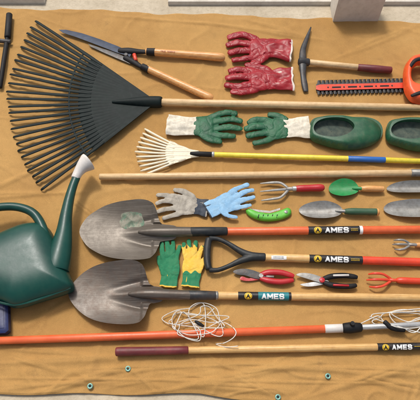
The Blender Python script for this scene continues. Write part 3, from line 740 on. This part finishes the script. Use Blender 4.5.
glove("green knitted garden glove, fingers pointing away",g,[(170,277,8.8),(170,268,10.2),(170,258,9.2)],
  [[(165,262,3.2),(162.5,251,2.9),(161.5,242,2.5)],[(168.5,261,3.2),(167.5,248,2.9),(167,238.5,2.5)],[(172,261,3.2),(173,248,2.9),(173.5,239.5,2.5)],[(175.5,263,3.1),(178,253,2.8),(180,245,2.4)],[(163,271,3.1),(160,264,2.8),(158.5,256,2.4)]],
  [(170,273,8.8),(169,280,8.2),(168,287,8.8)],[m_ggreen,m_gyel],m_ggreen,m_gyel,pf=.17,cflat=.17,fs=.88,ff=.45,amp=.0012)
glove("yellow and green knitted garden glove beside the green one",g,[(192,277,9),(192,268,10.4),(192,258,9.2)],
  [[(187,262,3.2),(184.5,251,2.9),(183.5,242,2.5)],[(190.5,261,3.2),(189.5,248,2.9),(189,239,2.5)],[(194,261,3.2),(195.2,249,2.9),(196,240,2.5)],[(197.5,262,3.1),(200,253,2.8),(202.3,245,2.4)],[(199,271,3.1),(202.5,265,2.8),(204.5,257,2.4)]],
  [(192,273,9),(191,280,8.6),(190,287,9.2)],[m_ggreen,m_gyel],m_ggreen,m_gyel,matfn=lambda u,v:1 if 246+1.5*math.sin(u*.9)<v<272+1.5*math.sin(u*.7) else 0,pf=.17,cflat=.17,fs=.88,ff=.45,amp=.0012)
# ------------------------------------------------------------ small hand tools
def fork():
    t=top("hand_fork",290,189,"three-pronged hand fork with a red handle","hand fork")
    mb=MB()
    for pts in ([(288,188),(281,183),(272,182.5),(260,183.5)],[(288,189),(276,190),(260,191.5)],[(288,190),(281,197),(272,199),(261,200.5)]):
        mb.ptube([(u,v,.012+(.006 if i else .004)*(1-i/3),1.4 if i<len(pts)-1 else .6) for i,(u,v) in enumerate(pts)],10,.6,sm=4)
    mb.ptube([(286,189,.015,2.2),(297,188.6,.018,2.0)],12)
    mb.obj("fork_head",m_steel,t)
    pole(t,"handle",[(294,188.6,2.4),(300,188.5,3.3),(312,188,3.4),(320,187.8,3.7),(323.5,187.8,2.8)],m_redp,sm=3)
    pole(t,"ferrule",[(292,188.7,2.6,.017),(297,188.6,2.7,.017)],m_alu)
fork()
def trowel(lab,bl,hd,mb_,mh,yc,mf=None):
    t=top("hand_trowel",hd[0][0],hd[0][1],lab,"trowel")
    xs=[p[0] for p in bl]; x0,x1=min(xs),max(xs); hw=(max(p[1] for p in bl)-min(p[1] for p in bl))/2
    b=MB(); b.infl(bl,lambda u,v,d:.006+.018*((v-yc)/hw)**2+.004*(u-x0)/(x1-x0)+.004*math.exp(-((v-yc)/1.3)**2)*max(0,min(1,(u-x0)/(x1-x0)*2-.9)),.012,thick=.0016,g=1.1,sm=4); b.obj("blade",mb_,t,sharp=1.0)
    b=MB(); b.ptube([(x1-7,yc,.011,.8),(x1-1,yc,.015,1.7),(hd[0][0]+2,hd[0][1],.018,1.8)],12,sm=3); b.obj("neck",mb_,t)
    pole(t,"handle",hd,mh,sm=3)
    if mf: pole(t,"end_cap",[(hd[-1][0]-2,hd[-1][1],hd[-1][2]+.3),(hd[-1][0]+1,hd[-1][1],hd[-1][2]+.1)],mf)
trowel("green enamelled hand trowel with wooden handle",[(329,188),(332,183),(341,180),(351,181),(357,184.5),(359,188.5),(357,192.5),(350,196),(341,197.5),(332,193.5)],
  [(360,188.6,2.2),(366,188.6,3.1),(376,188.8,3.0),(384,189,2.8)],m_tgreen,m_wood3,188.5)
trowel("bare steel hand trowel with dark green grip",[(299,209.5),(303,205.5),(313,203),(326,202.5),(337,205),(342,208.5),(342,212.5),(336,217),(325,219.5),(312,218.5),(303,214.5)],
  [(344,211.4,2.4),(351,211.5,3.5),(364,211.7,3.5),(378,212,3.7)],m_steel,m_dgreen,211,mf=m_wood3)
trowel("long narrow steel transplanting trowel",[(387,188),(391,184.5),(401,182.5),(415,182),(432,183),(440,188),(432,193),(415,194),(400,193.5),(391,191.5)],
  [(444,188,2.6),(452,188,3.6),(470,188,3.6),(486,188,3.6)],m_steel,m_wood3,188)
trowel("broad steel hand trowel, worn blade",[(384,208),(388,203.5),(399,201.5),(415,200.5),(430,202),(438,209.5),(430,217),(415,218.5),(399,217),(388,213)],
  [(442,209,2.6),(452,209,3.6),(470,209,3.6),(486,209,3.6)],m_steel,m_dgreen,209.5)
def lime():
    t=top("folding_pruning_saw",268,214,"lime green folding pruning saw with black grip ribs","pruning saw")
    mb=MB(); mb.infl([(246,209.5),(251,208.5),(258,211),(270,212.5),(281,209.5),(288,207),(291.5,210),(290,215),(281,219),(268,220.5),(256,218.5),(248,214)],
      lambda u,v,d:.008+.011*math.sqrt(max(0,1-(1-min(1,d/3))**2)),.014,bot=.004,g=1.3,sm=4); mb.obj("handle",m_lime,t)
    for k in range(5):
        u=259+k*4.6; mb=MB(); mb.ptube([(u,214.5,.0185,.6),(u-1,218,.016,.6)],8); mb.obj("grip_rib",m_black,t)
    mb=MB(); mb.cyl(P(286,212,.018),.007,.003); mb.obj("pivot_bolt",m_steel,t)
    plate(t,"blade_edge",[(249,208.5),(258,209.8),(270,211),(280,208),(280,210),(270,213),(258,212)],.014,.002,m_steel)
lime()
def pruner1():
    t=top("bypass_pruners",262,276,"bypass pruners with red grips and dark blades","pruners")
    plate(t,"blade",[(233,271.5),(240,269),(250,269.5),(259,272.5),(266,275),(264,279),(255,278.5),(245,275.5),(237,274.5)],.012,.003,m_dsteel,sm=3)
    plate(t,"counter_blade",[(240,279.5),(246,281),(255,280.5),(266,278),(264,274),(257,275.5),(249,278.5),(242,276.5)],.008,.003,m_redp,sm=3)
    mb=MB(); mb.cyl(P(261,275.8,.015),.009,.005); mb.obj("pivot_bolt",m_steel,t)
    pole(t,"handle",[(260,275,2.2),(268,272.5,3.0),(280,272.5,3.0),(290,275,2.7),(294,276.5,2.0)],m_redp,sm=4,flat=.8)
    pole(t,"handle",[(260,278,2.2),(268,280.5,3.0),(279,281.8,3.0),(288,281,2.7),(293.5,280,2.0)],m_redp,sm=4,flat=.8)
    pole(t,"spring",[(266,276.5,1.3,.014),(274,276.8,1.3,.014)],m_steel)
pruner1()
def pruner2():
    t=top("anvil_pruners",320,280,"steel pruners with black cushioned handles and a red pivot","pruners")
    plate(t,"blade",[(296,275),(302,273),(312,274),(322,277.5),(328,281),(325,284),(316,281.5),(306,278.5)],.013,.003,m_steel,sm=3)
    plate(t,"anvil",[(300,284.5),(306,286.5),(316,286),(328,283),(326,279),(316,281.5),(308,283)],.008,.003,m_alu,sm=3)
    mb=MB(); mb.cyl(P(322,280.2,.016),.010,.005); mb.obj("pivot_bolt",m_redp,t)
    pole(t,"handle",[(323,279,2.2),(331,276.5,2.9),(343,275.5,2.8),(353,276.5,2.6),(357.5,277.5,1.9)],m_black,sm=4,flat=.8)
    pole(t,"handle",[(323,282,2.2),(331,285,2.9),(343,286.3,2.8),(352,286,2.6),(356.5,285,1.9)],m_black,sm=4,flat=.8)
    pole(t,"grip_inlay",[(333,275.5,1.1,.0245),(349,275.2,1.1,.0235)],m_rose)
    pole(t,"grip_inlay",[(333,285,1.1,.0245),(349,285.6,1.1,.0235)],m_redp)
pruner2()
def cult(cx,cy,s,mh,mhead,lab,hr=3.3):
    t=top("hand_cultivator",cx,cy,lab,"cultivator")
    mb=MB()
    for pts in ([(0,-1),(-8,-6),(-17,-7),(-24,-6)],[(0,0),(-9,-.5),(-18,-.5),(-26,0)],[(0,1),(-8,6),(-16,7.5),(-23,7)]):
        mb.ptube([(cx+u*s,cy+v*s,(.013,.022,.022,.008)[i],(1.4,1.35,1.3,.7)[i]*(.55+.45*s)) for i,(u,v) in enumerate(pts)],10,.8,sm=5)
    mb.ptube([(cx-2,cy,.014,1.9),(cx+7,cy+.4,.017,1.7)],12)
    mb.obj("claw_head",mhead,t)
    pole(t,"handle",[(cx+5,cy+.3,2.2),(cx+11,cy+.5,hr),(cx+25,cy+1,hr-.1),(cx+42,cy+1.5,hr)],mh,sm=3)
cult(391,280,.95,m_redor,m_redor,"orange three-prong hand cultivator")
cult(410,244.5,.68,m_wood3,m_steel,"small grey steel three-prong cultivator with wooden handle",2.6)
# ------------------------------------------------------------ pole pruner
t=top("pole_pruner",200,334,"long orange pole pruner with black clamps and grey rod","pole pruner")
HP=[(-30,341.6,3.9),(150,335.3,4.0),(326,328.8,4.1)]
pole(t,"pole",HP,m_orange)
pole(t,"clear_sleeve",[(324,328.8,4.5),(345,328,4.5)],m_rose)
pole(t,"clamp",[(342,328.2,5.2),(350,327.8,5.6),(362,327.3,4.8)],m_black)
mb=MB(); mb.cyl(P(352,324,.042),.008,.012); mb.obj("clamp_knob",m_black,t)
pole(t,"extension_rod",[(358,327.4,3.0,.02),(440,323.5,3.0,.02)],m_alu)
pole(t,"bracket",[(384,321,2.4,.03),(392,328,2.6,.026),(405,330,2.4,.02)],m_black,sm=3)
# ropes
def rope(lab,seedv,c,loops,tail,clip=None,r=.45):
    random.seed(seedv)
    t=top("rope_coil",c[0],c[1],lab,"rope")
    q=[]
    for lp,(dx,dy,rx,ry,tilt,arc) in enumerate(loops):
        n=max(5,int(9*arc)); p1=random.uniform(0,6)
        for k in range(n):
            a=2*math.pi*arc*k/n+lp*1.3
            wv=1+.2*math.sin(2*a+p1)+.1*math.sin(3*a+p1*2)
            x=rx*math.cos(a)*wv; y=ry*math.sin(a)*wv
            ct,st_=math.cos(tilt),math.sin(tilt); u=c[0]+dx+x*ct-y*st_; v=c[1]+dy+x*st_+y*ct
            z=.007+.010*random.random()+.0012*lp
            if v>326.5: z=max(z,.041)
            q.append((u,v,z,r))
    q+= [(u,v,z,r) for u,v,z in tail]
    mb=MB(); mb.ptube(q,7,sm=7); mb.obj("cord",m_rope,t)
    if clip:
        mb=MB(); mb.ptube([(clip[0]-4,clip[1]-3,.034,1.2),(clip[0],clip[1]-.5,.036,1.9),(clip[0]+5,clip[1]+2.5,.034,1.2)],10,sm=3); mb.obj("toggle",m_black,t)
rope("loose tangle of thin white cord with a black toggle",3,(198,319),
 [(-10,-4,22,9,-.25,1.0),(8,1,20,14,.5,.9),(-4,5,28,9,.18,1.1),(12,2,10,15,-.5,.8),(-12,7,16,11,.6,1.0),(4,-2,28,12,-.12,.7),(0,10,24,8,.1,.7)],
 [(222,322,.012),(231,326,.03),(236,332,.044),(233,338,.044),(224,343,.03),(216,344,.01),(226,347,.03),(238,346,.04)],(199,324))
rope("loose white cord looped over the pole pruner head",5,(402,317),
 [(0,0,32,6,-.08,1.0),(8,3,22,9,.15,1.1),(-6,0,30,4,0,.9),(12,2,26,10,-.1,1.0)],[(378,316,.02),(366,321,.02),(360,324,.03)],None,.5)
# ------------------------------------------------------------ burgundy-grip handle
t=top("long_tool_handle",260,349,"long wooden tool handle with burgundy grip end and label","handle")
HB=[(186,350.2,3.6),(300,348.3,3.7),(440,346,3.7)]
pole(t,"shaft",HB,m_wood2)
pole(t,"grip",[(116,351.8,4.3),(122,351.6,4.6),(150,351,4.2),(189,350.2,4.1)],m_burg,sm=3)
sleeve(t,"label_sleeve",377,436,HB,m_labk)
badge(t,384.5,HB,3.4); ames(t,391.5,410,HB,m_lawh,3.9,1.3); fineprint(t,413,420,HB,m_laye,.6)
